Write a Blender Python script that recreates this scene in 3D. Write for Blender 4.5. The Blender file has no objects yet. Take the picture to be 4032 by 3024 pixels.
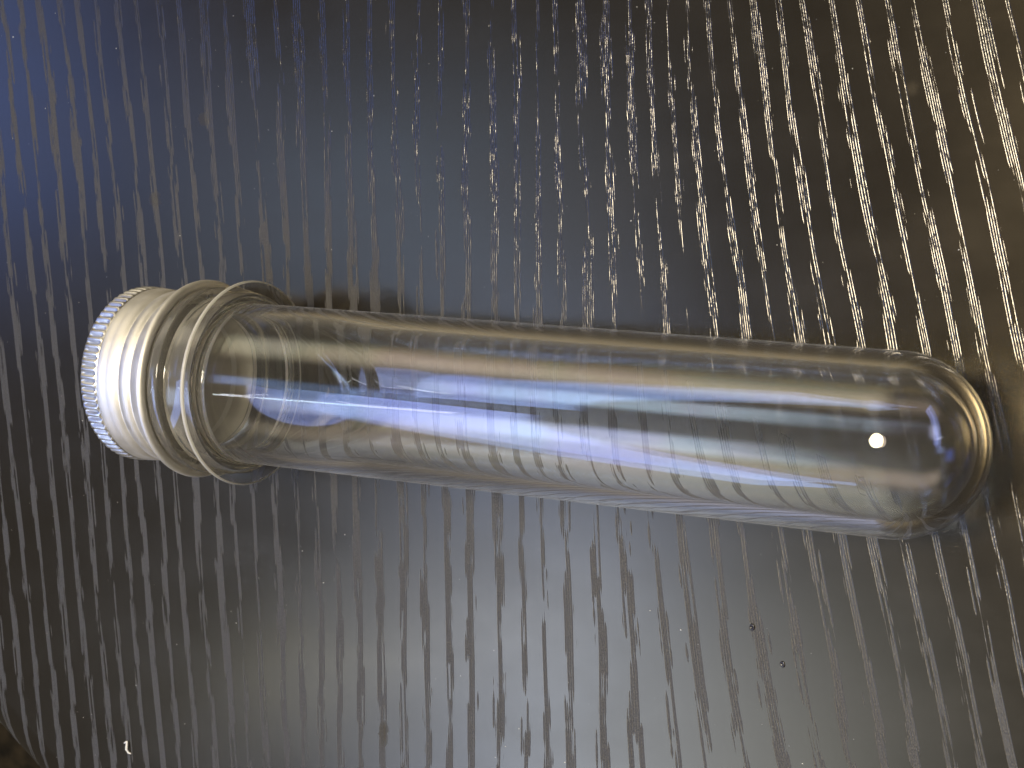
import bpy, bmesh, math, random
from mathutils import Vector, Matrix

random.seed(7)
scene = bpy.context.scene
col = scene.collection
MM = 0.001
R0 = 0.0125                      # outer radius of the tube body (metres)

# ------------------------------------------------------------------ camera
cam_d = bpy.data.cameras.new("camera")
cam = bpy.data.objects.new("camera", cam_d)
col.objects.link(cam)
cam.location = (17.996 * R0, -0.0153 * R0, 21.523 * R0)
cam.rotation_euler = (0.0, math.radians(34.607), 0.0)
cam_d.sensor_fit = 'HORIZONTAL'
cam_d.sensor_width = 36.0
cam_d.lens = 75.39
cam_d.clip_start = 0.01
cam_d.clip_end = 20.0
cam_d.dof.use_dof = True
cam_d.dof.focus_distance = 25.2 * R0
cam_d.dof.aperture_fstop = 110.0
scene.camera = cam

# ------------------------------------------------------------------ world: dim warm room light
world = bpy.data.worlds.new("World")
scene.world = world
world.use_nodes = True
bg = world.node_tree.nodes["Background"]
bg.inputs[0].default_value = (0.46, 0.40, 0.30, 1.0)
bg.inputs[1].default_value = 0.24


def area(name, loc, target, sx, sy, radiance, color, soft=(0.0, 0.0), shape='RECTANGLE', xdir=(1, 0, 0)):
    """Rectangular lamp whose surface has the given radiance."""
    d = bpy.data.lights.new(name, 'AREA')
    d.shape = shape
    d.size, d.size_y = sx, sy
    d.color = color
    d.energy = radiance * math.pi * sx * sy
    if soft[0] or soft[1]:                               # a diffuser that fades towards its borders
        d.use_nodes = True
        t = d.node_tree
        em = t.nodes["Emission"]
        geo = t.nodes.new("ShaderNodeNewGeometry")
        sep = t.nodes.new("ShaderNodeSeparateXYZ")
        t.links.new(geo.outputs["Parametric"], sep.inputs[0])
        last = None
        for k in (0, 1):
            if not soft[k]:
                continue
            for lo, hi in ((0.0, soft[k]), (1.0, 1.0 - soft[k])):
                mr = t.nodes.new("ShaderNodeMapRange")
                mr.interpolation_type = 'SMOOTHSTEP'
                mr.inputs["From Min"].default_value = lo
                mr.inputs["From Max"].default_value = hi
                t.links.new(sep.outputs[k], mr.inputs["Value"])
                if last is None:
                    last = mr.outputs["Result"]
                else:
                    mu = t.nodes.new("ShaderNodeMath")
                    mu.operation = 'MULTIPLY'
                    t.links.new(last, mu.inputs[0])
                    t.links.new(mr.outputs["Result"], mu.inputs[1])
                    last = mu.outputs[0]
        t.links.new(last, em.inputs["Strength"])
    o = bpy.data.objects.new(name, d)
    o.location = loc
    z = (Vector(loc) - Vector(target)).normalized()      # lamps shine along local -Z
    xd = Vector(xdir)
    x = (xd - z * z.dot(xd)).normalized()                # sx runs along this direction of the room
    y = z.cross(x)
    o.rotation_euler = Matrix((x, y, z)).transposed().to_euler()
    col.objects.link(o)
    return o


# the lamps of the room and two added light panels, well outside the picture
area("window_light", (-0.60, -0.58, 0.875), (0.40, -0.58, 0.875), 1.26, 0.36, 5.4, (0.30, 0.44, 1.0), (0.0, 0.14), xdir=(0, 0.970, 0.243))
area("window_strip_light", (-0.59, -0.16, 0.84), (0.41, -0.16, 0.84), 0.36, 0.024, 9.5, (0.72, 0.83, 1.0), xdir=(0, 0.10, 0.995))
area("added_glow_light", (-0.37, -0.27, 0.72), (-0.37, -0.10, 0.0), 0.38, 0.42, 4.6, (0.58, 0.72, 1.0), (0.40, 0.35))  # unseen panel added to extend the grey glow on the table
area("added_blue_light", (-0.55, 0.10, 0.72), (-0.55, 0.05, 0.0), 0.46, 0.22, 2.5, (0.28, 0.46, 1.0), (0.4, 0.4))  # added overhead panel for the blue-grey reflection on the table
area("monitor_light", (-0.50, 0.13, 0.33), (0.0, 0.0, 0.0), 0.26, 0.26, 2.8, (0.12, 0.26, 1.0), (0.4, 0.4))
area("ceiling_lamp_light", (0.12, 0.07, 0.72), (0.02, 0.0, 0.0), 0.21, 0.21, 36.0, (1.0, 0.88, 0.67), shape='DISK')
area("lit_wall_light", (-0.45, 0.95, 0.60), (-0.45, 0.0, 0.0), 1.60, 0.90, 1.8, (1.0, 0.88, 0.66), (0.3, 0.45))
area("far_wall_light", (-0.45, -1.05, 0.60), (-0.45, 0.0, 0.0), 1.60, 0.90, 1.0, (1.0, 0.88, 0.68), (0.3, 0.45))

# ------------------------------------------------------------------ render settings
scene.view_settings.view_transform = 'Standard'
scene.view_settings.look = 'None'
scene.view_settings.exposure = 0.12
scene.view_settings.gamma = 1.0
scene.view_settings.use_curve_mapping = False
scene.render.engine = 'CYCLES'
cy = scene.cycles
cy.max_bounces = 20
cy.transmission_bounces = 16
cy.glossy_bounces = 10
cy.diffuse_bounces = 3
cy.caustics_reflective = True
cy.caustics_refractive = True
cy.sample_clamp_indirect = 6.0
cy.blur_glossy = 0.05
cy.use_denoising = True

# ------------------------------------------------------------------ helpers


class Nodes:
    """Small wrapper that writes a node tree as expressions."""

    def __init__(self, name):
        self.m = bpy.data.materials.new(name)
        self.m.use_nodes = True
        self.t = self.m.node_tree
        self.bsdf = self.t.nodes["Principled BSDF"]

    def put(self, sock, v):
        if hasattr(v, "is_output"):
            self.t.links.new(v, sock)
        elif v is not None:
            sock.default_value = v

    def math(self, op, a, b=None, c=None, clamp=False):
        n = self.t.nodes.new("ShaderNodeMath")
        n.operation = op
        n.use_clamp = clamp
        for i, v in enumerate((a, b, c)):
            if v is not None:
                self.put(n.inputs[i], v)
        return n.outputs[0]

    def add(self, a, b): return self.math('ADD', a, b)
    def sub(self, a, b): return self.math('SUBTRACT', a, b)
    def mul(self, a, b): return self.math('MULTIPLY', a, b)

    def xyz(self, x=0.0, y=0.0, z=0.0):
        n = self.t.nodes.new("ShaderNodeCombineXYZ")
        for i, v in enumerate((x, y, z)):
            self.put(n.inputs[i], v)
        return n.outputs[0]

    def noise(self, vec, scale=1.0, detail=2.0, rough=0.5, dim='3D'):
        n = self.t.nodes.new("ShaderNodeTexNoise")
        n.noise_dimensions = dim
        self.put(n.inputs['Vector'], vec)
        n.inputs['Scale'].default_value = scale
        n.inputs['Detail'].default_value = detail
        n.inputs['Roughness'].default_value = rough
        return n.outputs['Fac']

    def white(self, vec):
        n = self.t.nodes.new("ShaderNodeTexWhiteNoise")
        n.noise_dimensions = '3D'
        self.put(n.inputs['Vector'], vec)
        return n.outputs['Value']

    def ramp(self, fac, lo, hi, a=0.0, b=1.0, smooth=True):
        n = self.t.nodes.new("ShaderNodeMapRange")
        n.interpolation_type = 'SMOOTHSTEP' if smooth else 'LINEAR'
        self.put(n.inputs['Value'], fac)
        self.put(n.inputs['From Min'], lo)
        self.put(n.inputs['From Max'], hi)
        self.put(n.inputs['To Min'], a)
        self.put(n.inputs['To Max'], b)
        return n.outputs['Result']

    def mix(self, fac, a, b):
        n = self.t.nodes.new("ShaderNodeMix")
        n.data_type = 'RGBA'
        self.put(n.inputs[0], fac)
        self.put(n.inputs[6], a)
        self.put(n.inputs[7], b)
        return n.outputs[2]

    def lerp(self, fac, a, b):
        n = self.t.nodes.new("ShaderNodeMix")
        self.put(n.inputs[0], fac)
        self.put(n.inputs[2], a)
        self.put(n.inputs[3], b)
        return n.outputs[0]

    def bump(self, height, dist, strength=1.0, normal=None):
        n = self.t.nodes.new("ShaderNodeBump")
        n.inputs['Strength'].default_value = strength
        n.inputs['Distance'].default_value = dist
        self.put(n.inputs['Height'], height)
        if normal is not None:
            self.put(n.inputs['Normal'], normal)
        return n.outputs[0]

    def obj_coord(self):
        n = self.t.nodes.new("ShaderNodeTexCoord")
        return n.outputs['Object']

    def set(self, **kw):
        for k, v in kw.items():
            self.put(self.bsdf.inputs[k.replace('_', ' ')], v)
        return self.m


def mesh_obj(name, verts, faces, mat, parent=None, smooth=True, mw=None):
    me = bpy.data.meshes.new(name)
    me.from_pydata(verts, [], faces)
    me.update()
    if smooth:
        for p in me.polygons:
            p.use_smooth = True
    me.materials.append(mat)
    o = bpy.data.objects.new(name, me)
    col.objects.link(o)
    if parent:
        o.parent = parent
    if mw is not None:
        o.matrix_world = mw
    return o


# ------------------------------------------------------------------ materials
SPOTXY = ((-24.1, 44.6), (-35.4, 31.6), (14.5, -55.8), (104.9, 39.7))
SPOTS = ((SPOTXY[0][0], SPOTXY[0][1], 1.6, 1.5, 0.5, 61.0, 0.55),
         (SPOTXY[1][0], SPOTXY[1][1], 2.2, 2.0, 0.7, 62.0, 0.7),
         (SPOTXY[2][0], SPOTXY[2][1], 1.2, 2.6, 0.6, 63.0, 1.0),
         (SPOTXY[3][0], SPOTXY[3][1], 1.6, 1.4, 0.8, 64.0, 0.2))


def wood_material():
    N = Nodes("black_grained_laminate")
    oc = N.obj_coord()
    sc = N.t.nodes.new("ShaderNodeSeparateXYZ")
    N.put(sc.inputs[0], oc)
    x = N.mul(sc.outputs[0], 1000.0)          # millimetres
    y = N.mul(sc.outputs[1], 1000.0)
    # the grain leans more towards the two sides of the board
    cr = N.t.nodes.new("ShaderNodeFloatCurve")
    cv = cr.mapping.curves[0]
    pts = [(0.0, 0.60), (0.12, 0.56), (0.30, 0.36), (0.48, 0.06), (0.60, 0.10), (0.72, 0.55), (0.85, 0.86), (1.0, 0.9)]
    cv.points[0].location = pts[0]
    cv.points[1].location = pts[-1]
    for p in pts[1:-1]:
        cv.points.new(*p)
    cr.mapping.update()
    N.put(cr.inputs['Value'], N.ramp(x, -90.0, 140.0, smooth=False))
    lean = N.mul(cr.outputs[0], 0.25)
    u0 = N.add(x, N.mul(lean, y))
    wob = N.noise(N.xyz(N.mul(u0, 0.05), N.mul(y, 0.016), 3.0), 1.0, 2.0, 0.5)
    u = N.add(u0, N.mul(N.sub(wob, 0.5), 3.0))
    wob2 = N.noise(N.xyz(N.mul(u0, 0.3), N.mul(y, 0.12), 9.0), 1.0, 2.0, 0.5)
    u = N.add(u, N.mul(N.sub(wob2, 0.5), 0.16))
    W = 0.36
    cu = N.math('DIVIDE', u, W)
    ci = N.math('FLOOR', cu)
    cf = N.sub(cu, ci)
    uc = N.mul(N.add(ci, 0.5), W)
    # growth bands, about 4 mm apart
    ph = N.noise(N.xyz(N.mul(uc, 0.09), N.mul(y, 0.004), 21.0), 1.0, 1.0, 0.5)
    band = N.math('SINE', N.add(N.mul(uc, 2 * math.pi / 4.5), N.mul(ph, 4.0)))
    amp = N.noise(N.xyz(N.mul(uc, 0.31), N.mul(y, 0.035), 33.0), 1.0, 1.0, 0.5)
    coln = N.noise(N.xyz(N.mul(N.white(N.xyz(ci, 1.0, 2.0)), 400.0), N.mul(y, 0.085), N.mul(ci, 0.37)), 1.0, 2.5, 0.55)
    val = N.add(N.mul(band, 0.34), N.add(N.mul(N.sub(coln, 0.5), 1.3), N.mul(N.sub(amp, 0.5), 0.48)))
    # towards one corner of the board the pores get narrower, smoother and darker
    corner_fac = N.ramp(N.add(N.mul(x, 0.6), y), 8.0, 62.0)
    full = N.ramp(N.white(N.xyz(ci, 8.0, 3.0)), 0.0, 1.0, 0.44, 0.62, smooth=False)
    wid = N.mul(N.mul(N.ramp(val, 0.19, 0.27, 0.0, 1.0, smooth=False), full), N.lerp(corner_fac, 1.0, 0.58))
    edge = N.math('ABSOLUTE', N.sub(cf, 0.5))
    d = N.sub(wid, edge)
    mask = N.ramp(d, -0.02, 0.05)
    # the walls of each pore lean inwards and catch the lamp; their slope wanders along the grain
    sgn = N.math('SIGN', N.sub(0.5, cf))
    wall = N.mul(mask, N.sub(1.0, N.ramp(d, 0.16, 0.34)))
    steep = N.noise(N.xyz(N.mul(ci, 3.7), N.mul(y, 0.45), 41.0), 1.0, 3.0, 0.6)
    tilt = N.mul(N.mul(wall, sgn), N.ramp(steep, 0.35, 0.65, 0.10, 0.34, smooth=False))
    # grit in the pores
    grit = N.noise(N.xyz(N.mul(x, 3.2), N.mul(y, 2.2), 5.0), 1.0, 3.0, 0.75)
    grit2 = N.noise(N.xyz(N.mul(x, 6.0), N.mul(y, 4.0), 15.0), 1.0, 1.0, 0.5)
    gamp = N.mul(mask, N.lerp(corner_fac, 0.9, 0.22))
    gx = N.mul(gamp, N.sub(grit, 0.5))
    gy = N.mul(gamp, N.sub(grit2, 0.5))
    # orange peel of the smooth lacquer, smears of wiped dust
    peel = N.noise(N.xyz(N.mul(x, 1.3), N.mul(y, 1.3), 1.0), 1.0, 2.0, 0.6)
    smear = N.noise(N.xyz(N.mul(x, 0.03), N.mul(y, 0.05), 7.0), 1.0, 4.0, 0.6)
    flat = N.bump(peel, 0.000001, 1.0)
    va = N.t.nodes.new("ShaderNodeVectorMath")
    va.operation = 'ADD'
    N.put(va.inputs[0], flat)
    N.put(va.inputs[1], N.xyz(N.add(tilt, gx), gy, 0.0))
    vn = N.t.nodes.new("ShaderNodeVectorMath")
    vn.operation = 'NORMALIZE'
    N.put(vn.inputs[0], va.outputs[0])
    nrm = vn.outputs[0]
    basec = N.mix(smear, (0.008, 0.0075, 0.007, 1), (0.013, 0.012, 0.011, 1))
    porec = N.mix(N.ramp(grit2, 0.3, 0.7), (0.035, 0.034, 0.032, 1), (0.070, 0.067, 0.063, 1))
    porec = N.mix(corner_fac, porec, (0.012, 0.011, 0.010, 1))
    colr = N.mix(mask, basec, porec)

    # marks on the lacquer: greasy spots, a rubbed patch and a smudge, each with its own place and size (mm)
    def spot(cx, cy, rx, ry, soft, seed):
        wx = N.add(x, N.mul(N.sub(N.noise(N.xyz(N.mul(x, 0.9), N.mul(y, 0.9), seed), 1.0, 2.0, 0.6), 0.5), rx * 1.2))
        dx = N.math('DIVIDE', N.sub(wx, cx), rx)
        dy = N.math('DIVIDE', N.sub(y, cy), ry)
        return N.ramp(N.math('SQRT', N.add(N.mul(dx, dx), N.mul(dy, dy))), 1.0 - soft, 1.0, 1.0, 0.0)
    marks = None
    for a in SPOTS:
        m = spot(*a[:6])
        marks = N.mul(m, a[6]) if marks is None else N.math('MAXIMUM', marks, N.mul(m, a[6]))
    # fine scuffs running across the grain in one rubbed patch
    scuff = N.noise(N.xyz(N.add(N.mul(x, 0.25), N.mul(y, -0.55)), N.add(N.mul(x, 1.6), N.mul(y, 2.6)), 77.0), 1.0, 3.0, 0.7)
    scuff = N.mul(N.ramp(scuff, 0.50, 0.62), spot(-12.0, -31.0, 15.0, 9.0, 0.8, 51.0))
    marks = N.math('MAXIMUM', marks, N.mul(scuff, 0.2))
    rough = N.lerp(mask, N.ramp(smear, 0.3, 0.7, 0.18, 0.23), N.lerp(corner_fac, 0.50, 0.20))
    rough = N.add(rough, N.mul(marks, 0.30))
    return N.set(Base_Color=colr, Roughness=rough, Normal=nrm, Specular_IOR_Level=N.lerp(mask, 1.0, N.lerp(corner_fac, 0.5, 1.0)),
                 Specular_Tint=N.mix(mask, (1.0, 0.81, 0.50, 1), (1.0, 0.95, 0.86, 1)))


def plastic_material():
    N = Nodes("clear_plastic")
    oc = N.obj_coord()
    film = N.noise(oc, 45.0, 2.0, 0.5)
    return N.set(Base_Color=(0.985, 0.985, 0.975, 1), Roughness=0.0, IOR=1.57,
                 Transmission_Weight=0.993, Sheen_Weight=0.09, Sheen_Roughness=0.35,
                 Sheen_Tint=(0.92, 0.93, 1.0, 1), Thin_Film_IOR=1.54,
                 Thin_Film_Thickness=N.ramp(film, 0.3, 0.7, 330.0, 450.0))


def frosted_material(name, rough, base, clear):
    N = Nodes(name)
    n = N.noise(N.obj_coord(), 700.0, 3.0, 0.6)
    return N.set(Base_Color=base, Roughness=N.ramp(n, 0.3, 0.7, rough * 0.8, rough * 1.2), IOR=1.57,
                 Transmission_Weight=clear)


def aluminium_material(name, r0, r1, ani, tone=1.0):
    N = Nodes(name)
    oc = N.obj_coord()
    sp = N.t.nodes.new("ShaderNodeSeparateXYZ")
    N.put(sp.inputs[0], oc)
    turn = N.noise(N.xyz(N.mul(sp.outputs[0], 9000.0), 0.0, 0.0), 1.0, 2.0, 0.6)
    blot = N.noise(oc, 420.0, 3.0, 0.6)
    nrm = N.bump(turn, 0.00001, 0.35)
    tg = N.t.nodes.new("ShaderNodeTangent")
    tg.direction_type = 'RADIAL'
    tg.axis = 'X'
    N.set(Anisotropic=ani, Tangent=tg.outputs[0])
    c = N.mix(blot, (0.84 * tone, 0.815 * tone, 0.75 * tone, 1), (0.92 * tone, 0.895 * tone, 0.84 * tone, 1))
    return N.set(Base_Color=c, Metallic=1.0, Roughness=N.ramp(blot, 0.3, 0.7, r0, r1), Normal=nrm)


def simple_material(name, c, rough, scale, c2=None, bumpd=0.0):
    N = Nodes(name)
    n = N.noise(N.obj_coord(), scale, 4.0, 0.65)
    kw = dict(Base_Color=N.mix(N.ramp(n, 0.3, 0.7), c, c2 or c), Roughness=rough)
    if bumpd:
        kw['Normal'] = N.bump(n, bumpd)
    return N.set(**kw)


M_wood = wood_material()
M_plastic = plastic_material()
M_alu = aluminium_material("satin_aluminium", 0.54, 0.62, 0.0)
M_knurl = aluminium_material("bright_aluminium", 0.34, 0.42, 0.0, 0.80)
M_frost = frosted_material("cloudy_clear_plastic", 0.02, (0.97, 0.96, 0.93, 1), 0.95)
M_neck = frosted_material("brightened_milky_plastic", 0.03, (0.95, 0.93, 0.88, 1), 0.92)  # milky scatter added to brighten the neck
M_edge = frosted_material("pale_plastic_edge", 0.40, (0.88, 0.86, 0.80, 1), 0.45)  # pale half-clear plastic for the ring edge and bore steps
M_liner = simple_material("white_liner_foam", (0.72, 0.71, 0.67, 1), 0.5, 600, (0.80, 0.79, 0.76, 1))
M_carpet = simple_material("tan_carpet", (0.010, 0.008, 0.005, 1), 0.9, 60, (0.075, 0.056, 0.033, 1), 0.004)
M_lint = simple_material("white_lint", (0.78, 0.77, 0.74, 1), 0.7, 900, (0.85, 0.84, 0.82, 1))
M_speck = simple_material("dark_speck", (0.02, 0.016, 0.014, 1), 0.25, 900)

# ------------------------------------------------------------------ floor and tabletop
def floor():
    s = 3.0
    o = mesh_obj("floor", [(-s, -s, 0), (s, -s, 0), (s, s, 0), (-s, s, 0)], [(0, 1, 2, 3)], M_carpet, smooth=False)
    o.location = (0, 0, -0.72)
    o["kind"] = "structure"


def tabletop():
    # plan of the board (metres); the first side is the edge that shows in the picture
    E0, E1 = Vector(EDGE[0]), Vector(EDGE[1])
    dirv = (E1 - E0).normalized()
    inn = Vector((-dirv.y, dirv.x))
    if inn.dot(Vector((0, 0)) - E0) < 0:
        inn = -inn
    A = E0 - dirv * 0.55
    B = E0 + dirv * 0.75
    plan = [A, B, B + inn * 0.75, A + inn * 0.75]
    bm = bmesh.new()
    th = 0.028
    top = [bm.verts.new((p.x, p.y, 0)) for p in plan]
    bot = [bm.verts.new((p.x, p.y, -th)) for p in plan]
    ar = sum(plan[i].x * plan[(i + 1) % 4].y - plan[(i + 1) % 4].x * plan[i].y for i in range(4))
    if ar < 0:
        top.reverse(); bot.reverse()
    bm.faces.new(top)
    bm.faces.new(list(reversed(bot)))
    for i in range(4):
        j = (i + 1) % 4
        bm.faces.new((top[i], bot[i], bot[j], top[j]))
    bmesh.ops.recalc_face_normals(bm, faces=bm.faces)
    edges = [e for e in bm.edges if all(abs(v.co.z) < 1e-6 for v in e.verts)]
    bmesh.ops.bevel(bm, geom=edges, offset=0.009, segments=8, profile=0.5, affect='EDGES')
    me = bpy.data.meshes.new("tabletop")
    bm.to_mesh(me)
    bm.free()
    for p in me.polygons:
        p.use_smooth = p.area < 0.01
    me.materials.append(M_wood)
    o = bpy.data.objects.new("tabletop", me)
    col.objects.link(o)
    o["kind"] = "structure"
    return o


EDGE = ((-0.0768, -0.0659), (-0.0684, -0.0716))
floor()
table = tabletop()

# ------------------------------------------------------------------ the test tube
AX = Vector((0.99661834, -0.07439567, -0.03488791)).normalized()
P0 = Vector((0, 0, 1.2842)) * R0
# local frame: X along the tube (towards the rounded end)
Zl = (Vector((0, 0, 1)) - AX * AX.z).normalized()
Yl = Zl.cross(AX)
TM = Matrix(((AX.x, Yl.x, Zl.x, P0.x), (AX.y, Yl.y, Zl.y, P0.y), (AX.z, Yl.z, Zl.z, P0.z), (0, 0, 0, 1)))

tube = bpy.data.objects.new("test_tube", None)
tube.empty_display_size = 0.02
col.objects.link(tube)
tube.matrix_world = TM
tube["label"] = "clear plastic test tube with rounded end and silver screw cap lying on black wood"
tube["category"] = "test tube"


def lathe(name, prof, mat, parent, seg=160, rfun=None, sharp=35):
    """Turn a profile of (s, r) in tube radii about the local X axis."""
    verts, faces, rings = [], [], []
    for s, r in prof:
        if r < 1e-6:
            rings.append([len(verts)])
            verts.append((s * R0, 0, 0))
        else:
            ring = []
            for k in range(seg):
                a = 2 * math.pi * k / seg
                rr = (rfun(s, r, a) if rfun else r) * R0
                ring.append(len(verts))
                verts.append((s * R0, rr * math.cos(a), rr * math.sin(a)))
            rings.append(ring)
    for A, B in zip(rings, rings[1:]):
        if len(A) == 1 and len(B) == 1:
            continue
        for k in range(seg):
            k2 = (k + 1) % seg
            if len(A) == 1:
                faces.append((A[0], B[k2], B[k]))
            elif len(B) == 1:
                faces.append((A[k], A[k2], B[0]))
            else:
                faces.append((A[k], A[k2], B[k2], B[k]))
    o = mesh_obj(name, verts, faces, mat)
    o.data.set_sharp_from_angle(angle=math.radians(sharp))
    o.parent = parent
    return o


def arc(cs, cr, rad, a0, a1, n):
    return [(cs + rad * math.cos(math.radians(a0 + (a1 - a0) * i / n)),
             cr + rad * math.sin(math.radians(a0 + (a1 - a0) * i / n))) for i in range(n + 1)]


L = 9.6665
TAPER = -0.002
RE = 1 + TAPER * L               # radius of the rounded end
CS = L - RE                      # its centre
RI = 0.82                       # inner radius of the thick-walled body
NI = 0.868                       # inner radius of the neck

# The plastic is one closed skin: outer wall, rounded end, inner wall, neck and neck ring
# share their border loops, so light is bent only where plastic meets air.
S_FL = 0.15
wall = [(S_FL, 1.0)]
wall += [(S_FL + (CS - S_FL) * i / 24, 1.0 + (RE - 1.0) * i / 24) for i in range(1, 24)]
wall += arc(CS, 0.0, RE, 90, 0, 28)[:-1] + [(CS + RE, 0.0)]
wall_out = lathe("tube_wall", wall, M_plastic, tube, 160)
RIE = 0.81
CSI = CS + 0.01


def inner_r(s):
    t = min(1.0, max(0.0, (s - 0.70) / 1.60))
    t = t * t * (3 - 2 * t)
    base = NI + (RI - NI) * t
    return base + (RIE - RI) * max(0.0, (s - 2.0) / (CSI - 2.0))


bore = [(CSI + RIE, 0.0)] + list(reversed(arc(CSI, 0.0, RIE, 90, 0, 24)[:-1]))
bore += [(CSI + (S_FL - CSI) * i / 90, inner_r(CSI + (S_FL - CSI) * i / 90)) for i in range(1, 91)]
bore_o = lathe("tube_bore", bore, M_plastic, tube, 160)

ring = [(S_FL, 1.0), (0.125, 1.003), (0.108, 1.010), (0.094, 1.024), (0.085, 1.044), (0.079, 1.075), (0.074, 1.13), (0.069, 1.20), (0.066, 1.262)]
ring_o = lathe("neck_ring", ring[::-1], M_frost, tube, 160, sharp=50)
edge = arc(0.036, 1.254, 0.0305, 15, 165, 8)
edge[0] = (0.066, 1.262)
edge[-1] = (0.006, 1.262)
lathe("ring_edge", edge[::-1], M_edge, ring_o, 160, sharp=50)
back = [(0.006, 1.262), (0.004, 1.20), (0.0, 1.13), (-0.010, 1.085), (-0.03, 1.065)]
lathe("ring_back", back[::-1], M_frost, ring_o, 160, sharp=50)

neck = [(-0.03, 1.065), (-0.40, 1.06), (-0.435, 1.075), (-0.455, 1.15), (-0.465, 1.165), (-0.485, 1.172), (-0.57, 1.172),
        (-0.615, 1.168), (-0.632, 1.15), (-0.64, 1.07), (-0.66, 1.045), (-1.60, 1.04), (-1.66, 1.02), (-1.68, 0.99), (-1.68, 0.965),
        (-1.66, 0.945), (-1.60, 0.935), (-1.0, 0.935)]
neck_o = lathe("threaded_neck", neck[::-1], M_neck, tube, 160, sharp=50)
# the bore of the neck narrows in three small moulded steps
lathe("bore_step", [(-0.90, 0.918), (-1.0, 0.935)], M_edge, neck_o, 160)
lathe("neck_bore", [(-0.58, 0.918), (-0.90, 0.918)], M_plastic, neck_o, 160)
lathe("bore_step", [(-0.50, 0.90), (-0.58, 0.918)], M_edge, neck_o, 160)
lathe("neck_bore", [(0.03, 0.90), (-0.50, 0.90)], M_plastic, neck_o, 160)
lathe("bore_step", [(0.10, NI), (0.03, 0.90)], M_edge, neck_o, 160)
lathe("neck_bore", [(S_FL, NI), (0.10, NI)], M_plastic, neck_o, 160)

# --- aluminium screw cap
CAP = 1.10
cap_prof = [(-1.50, 1.108), (-1.47, 1.112), (-1.42, 1.108), (-1.38, 1.098), (-1.36, CAP), (-1.205, CAP), (-1.192, CAP - 0.022),
            (-1.162, CAP - 0.022), (-1.149, CAP), (-1.008, CAP), (-0.995, CAP - 0.022), (-0.965, CAP - 0.022), (-0.952, CAP),
            (-0.86, CAP + 0.005), (-0.80, CAP + 0.035), (-0.76, CAP + 0.085)]
cap = lathe("screw_cap", cap_prof, M_alu, tube, 160, sharp=60)
cap["label"] = "silver aluminium screw cap with two grooves"
rim = [(-0.76, CAP + 0.085)] + [(-0.700 + 0.062 * math.cos(a), 1.195 + 0.062 * math.sin(a))
                                for a in [math.radians(170 - i * 15) for i in range(0, 19)]]
rim += [(-0.76, 1.09), (-0.90, 1.065), (-1.62, 1.062), (-1.70, 1.05), (-1.712, 1.0), (-1.712, 0.0)]
lathe("rolled_rim", rim, M_alu, cap, 160, sharp=60)

NT = 70


def knurl_r(s, r, a):
    if r < 1.06 or s > -1.53:
        return r
    t = (s + 1.80) / 0.27
    env = min(1.0, max(0.0, t / 0.16)) * min(1.0, max(0.0, (1 - t) / 0.14))
    w = 0.5 + 0.5 * math.cos(NT * a)
    return r - 0.040 * (1 - w ** 0.6) * env


kn = [(-1.802, 0.0), (-1.802, 0.5), (-1.804, 1.03), (-1.803, 1.07), (-1.795, 1.095), (-1.78, 1.112), (-1.76, 1.120), (-1.72, 1.124), (-1.66, 1.125), (-1.60, 1.124),
      (-1.57, 1.122), (-1.55, 1.118), (-1.535, 1.112), (-1.525, 1.100), (-1.51, 1.098), (-1.50, 1.108)]
lathe("knurled_band", kn, M_knurl, cap, NT * 10, rfun=knurl_r, sharp=70)

liner = [(-1.682, 0.0), (-1.682, 1.03), (-1.711, 1.03), (-1.711, 0.0)]
lathe("seal_liner", liner, M_liner, cap, 96)

# ------------------------------------------------------------------ small things on the table
def swept(name, pts, radii, mat, n=8, flat=0.7):
    """A lumpy sliver swept along points (metres)."""
    verts, faces = [], []
    m = len(pts)
    for i, p in enumerate(pts):
        t = (Vector(pts[min(m - 1, i + 1)]) - Vector(pts[max(0, i - 1)])).normalized()
        side = t.cross(Vector((0, 0, 1))).normalized()
        up = side.cross(t)
        for k in range(n):
            a = 2 * math.pi * k / n
            r = radii[i] * random.uniform(0.8, 1.2)
            verts.append(tuple(Vector(p) + side * r * math.cos(a) + up * r * flat * math.sin(a)))
    for i in range(m - 1):
        for k in range(n):
            k2 = (k + 1) % n
            faces.append((i * n + k, i * n + k2, (i + 1) * n + k2, (i + 1) * n + k))
    faces.append(tuple(range(n - 1, -1, -1)))
    faces.append(tuple((m - 1) * n + k for k in range(n)))
    return mesh_obj(name, verts, faces, mat)


lint_px = [(-42.63, -62.72, 0.15), (-41.78, -62.36, 0.30), (-41.72, -63.05, 0.45), (-41.82, -63.70, 0.40), (-41.48, -64.25, 0.25), (-40.98, -64.40, 0.12)]
fine = []
for (a, b) in zip(lint_px, lint_px[1:]):
    for k in range(3):
        fine.append(tuple((a[j] + (b[j] - a[j]) * k / 3) * MM for j in range(3)))
fine.append(tuple(c * MM for c in lint_px[-1]))
rad = [(0.10 + 0.15 * math.sin(math.pi * (i + 0.5) / len(fine))) * MM for i in range(len(fine))]
lint = swept("lint_flake", fine, rad, M_lint)
lint["label"] = "tiny curled white lint flake lying on the black wood by the rounded table edge"
lint["category"] = "lint"


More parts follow.
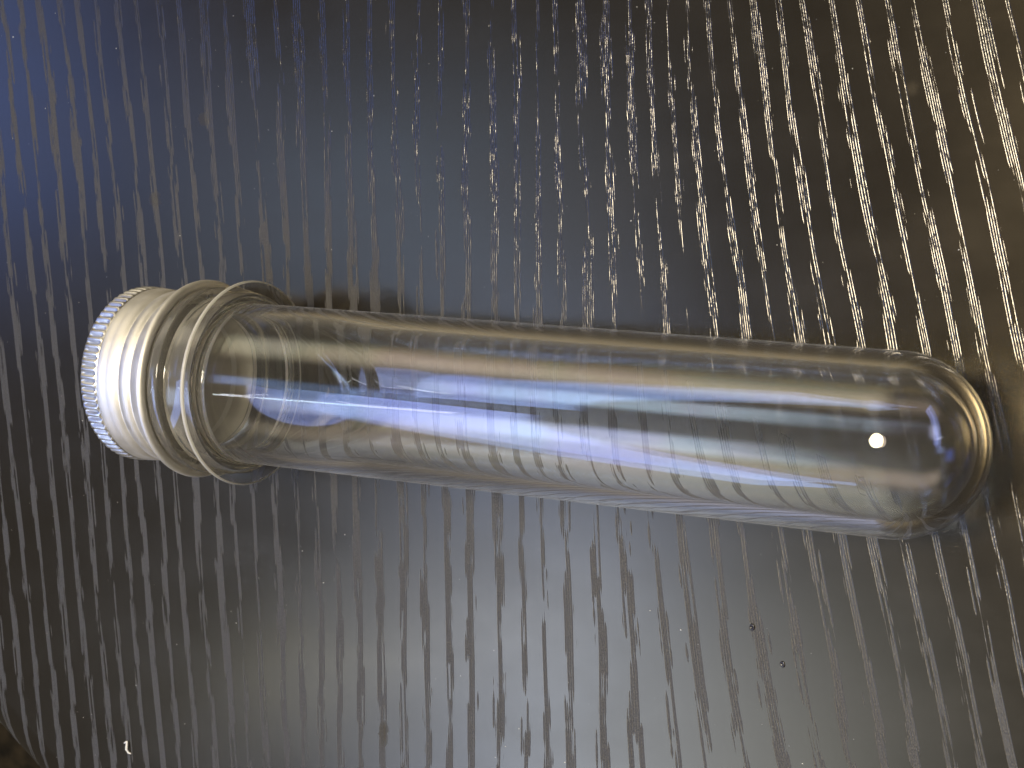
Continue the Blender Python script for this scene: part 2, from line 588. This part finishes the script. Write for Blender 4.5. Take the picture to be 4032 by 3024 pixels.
def dent(cx, cy, r, h):
    """A small dark blister in the lacquer."""
    n, rings = 18, [(1.0, -0.05), (0.97, 0.45), (0.80, 0.95), (0.55, 1.0), (0.35, 0.55), (0.0, 0.35)]
    verts, faces = [], []
    for f, z in rings[:-1]:
        for k in range(n):
            a = 2 * math.pi * k / n
            q = f * r * (1 + 0.10 * math.sin(2 * a + cx) + 0.06 * math.sin(3 * a + cy))
            verts.append((q * math.cos(a) * MM, q * math.sin(a) * MM, z * h * MM))
    verts.append((0, 0, rings[-1][1] * h * MM))
    for i in range(len(rings) - 2):
        for k in range(n):
            k2 = (k + 1) % n
            faces.append((i * n + k, i * n + k2, (i + 1) * n + k2, (i + 1) * n + k))
    i = len(rings) - 2
    for k in range(n):
        faces.append((i * n + k, i * n + (k + 1) % n, len(verts) - 1))
    o = mesh_obj("blister", verts, faces, M_speck)
    o.location = (cx * MM, cy * MM, 0)
    o.parent = table


dent(80.6, -34.6, 0.50, 0.16)
dent(85.4, -39.5, 0.44, 0.12)


def dust():
    """Fine dust motes on the table, too many to count: one object."""
    rnd = random.Random(11)
    verts, faces = [], []
    for _ in range(420):
        cx, cy = rnd.uniform(-80, 128), rnd.uniform(-72, 72)
        if cx * 0.56 + cy * 0.83 < -90:
            continue
        if -30 < cx < 125 and abs(cy + 0.075 * cx) < 17:
            continue
        r = rnd.choice((0.02, 0.03, 0.03, 0.04, 0.05, 0.09)) * rnd.uniform(0.7, 1.2)
        b = len(verts)
        n = 5
        a0 = rnd.uniform(0, 6.28)
        st = rnd.uniform(0.6, 1.8)
        for k in range(n):
            a = a0 + 2 * math.pi * k / n
            q = r * rnd.uniform(0.7, 1.2)
            verts.append(((cx + q * math.cos(a) * st) * MM, (cy + q * math.sin(a)) * MM, -0.005 * MM))
        verts.append((cx * MM, cy * MM, r * 0.9 * MM))
        for k in range(n):
            faces.append((b + k, b + (k + 1) % n, b + n))
    o = mesh_obj("table_dust", verts, faces, M_lint, smooth=False)
    o["kind"] = "stuff"
    o["label"] = "fine pale dust motes scattered over the black wood"
    o["category"] = "dust"


dust()
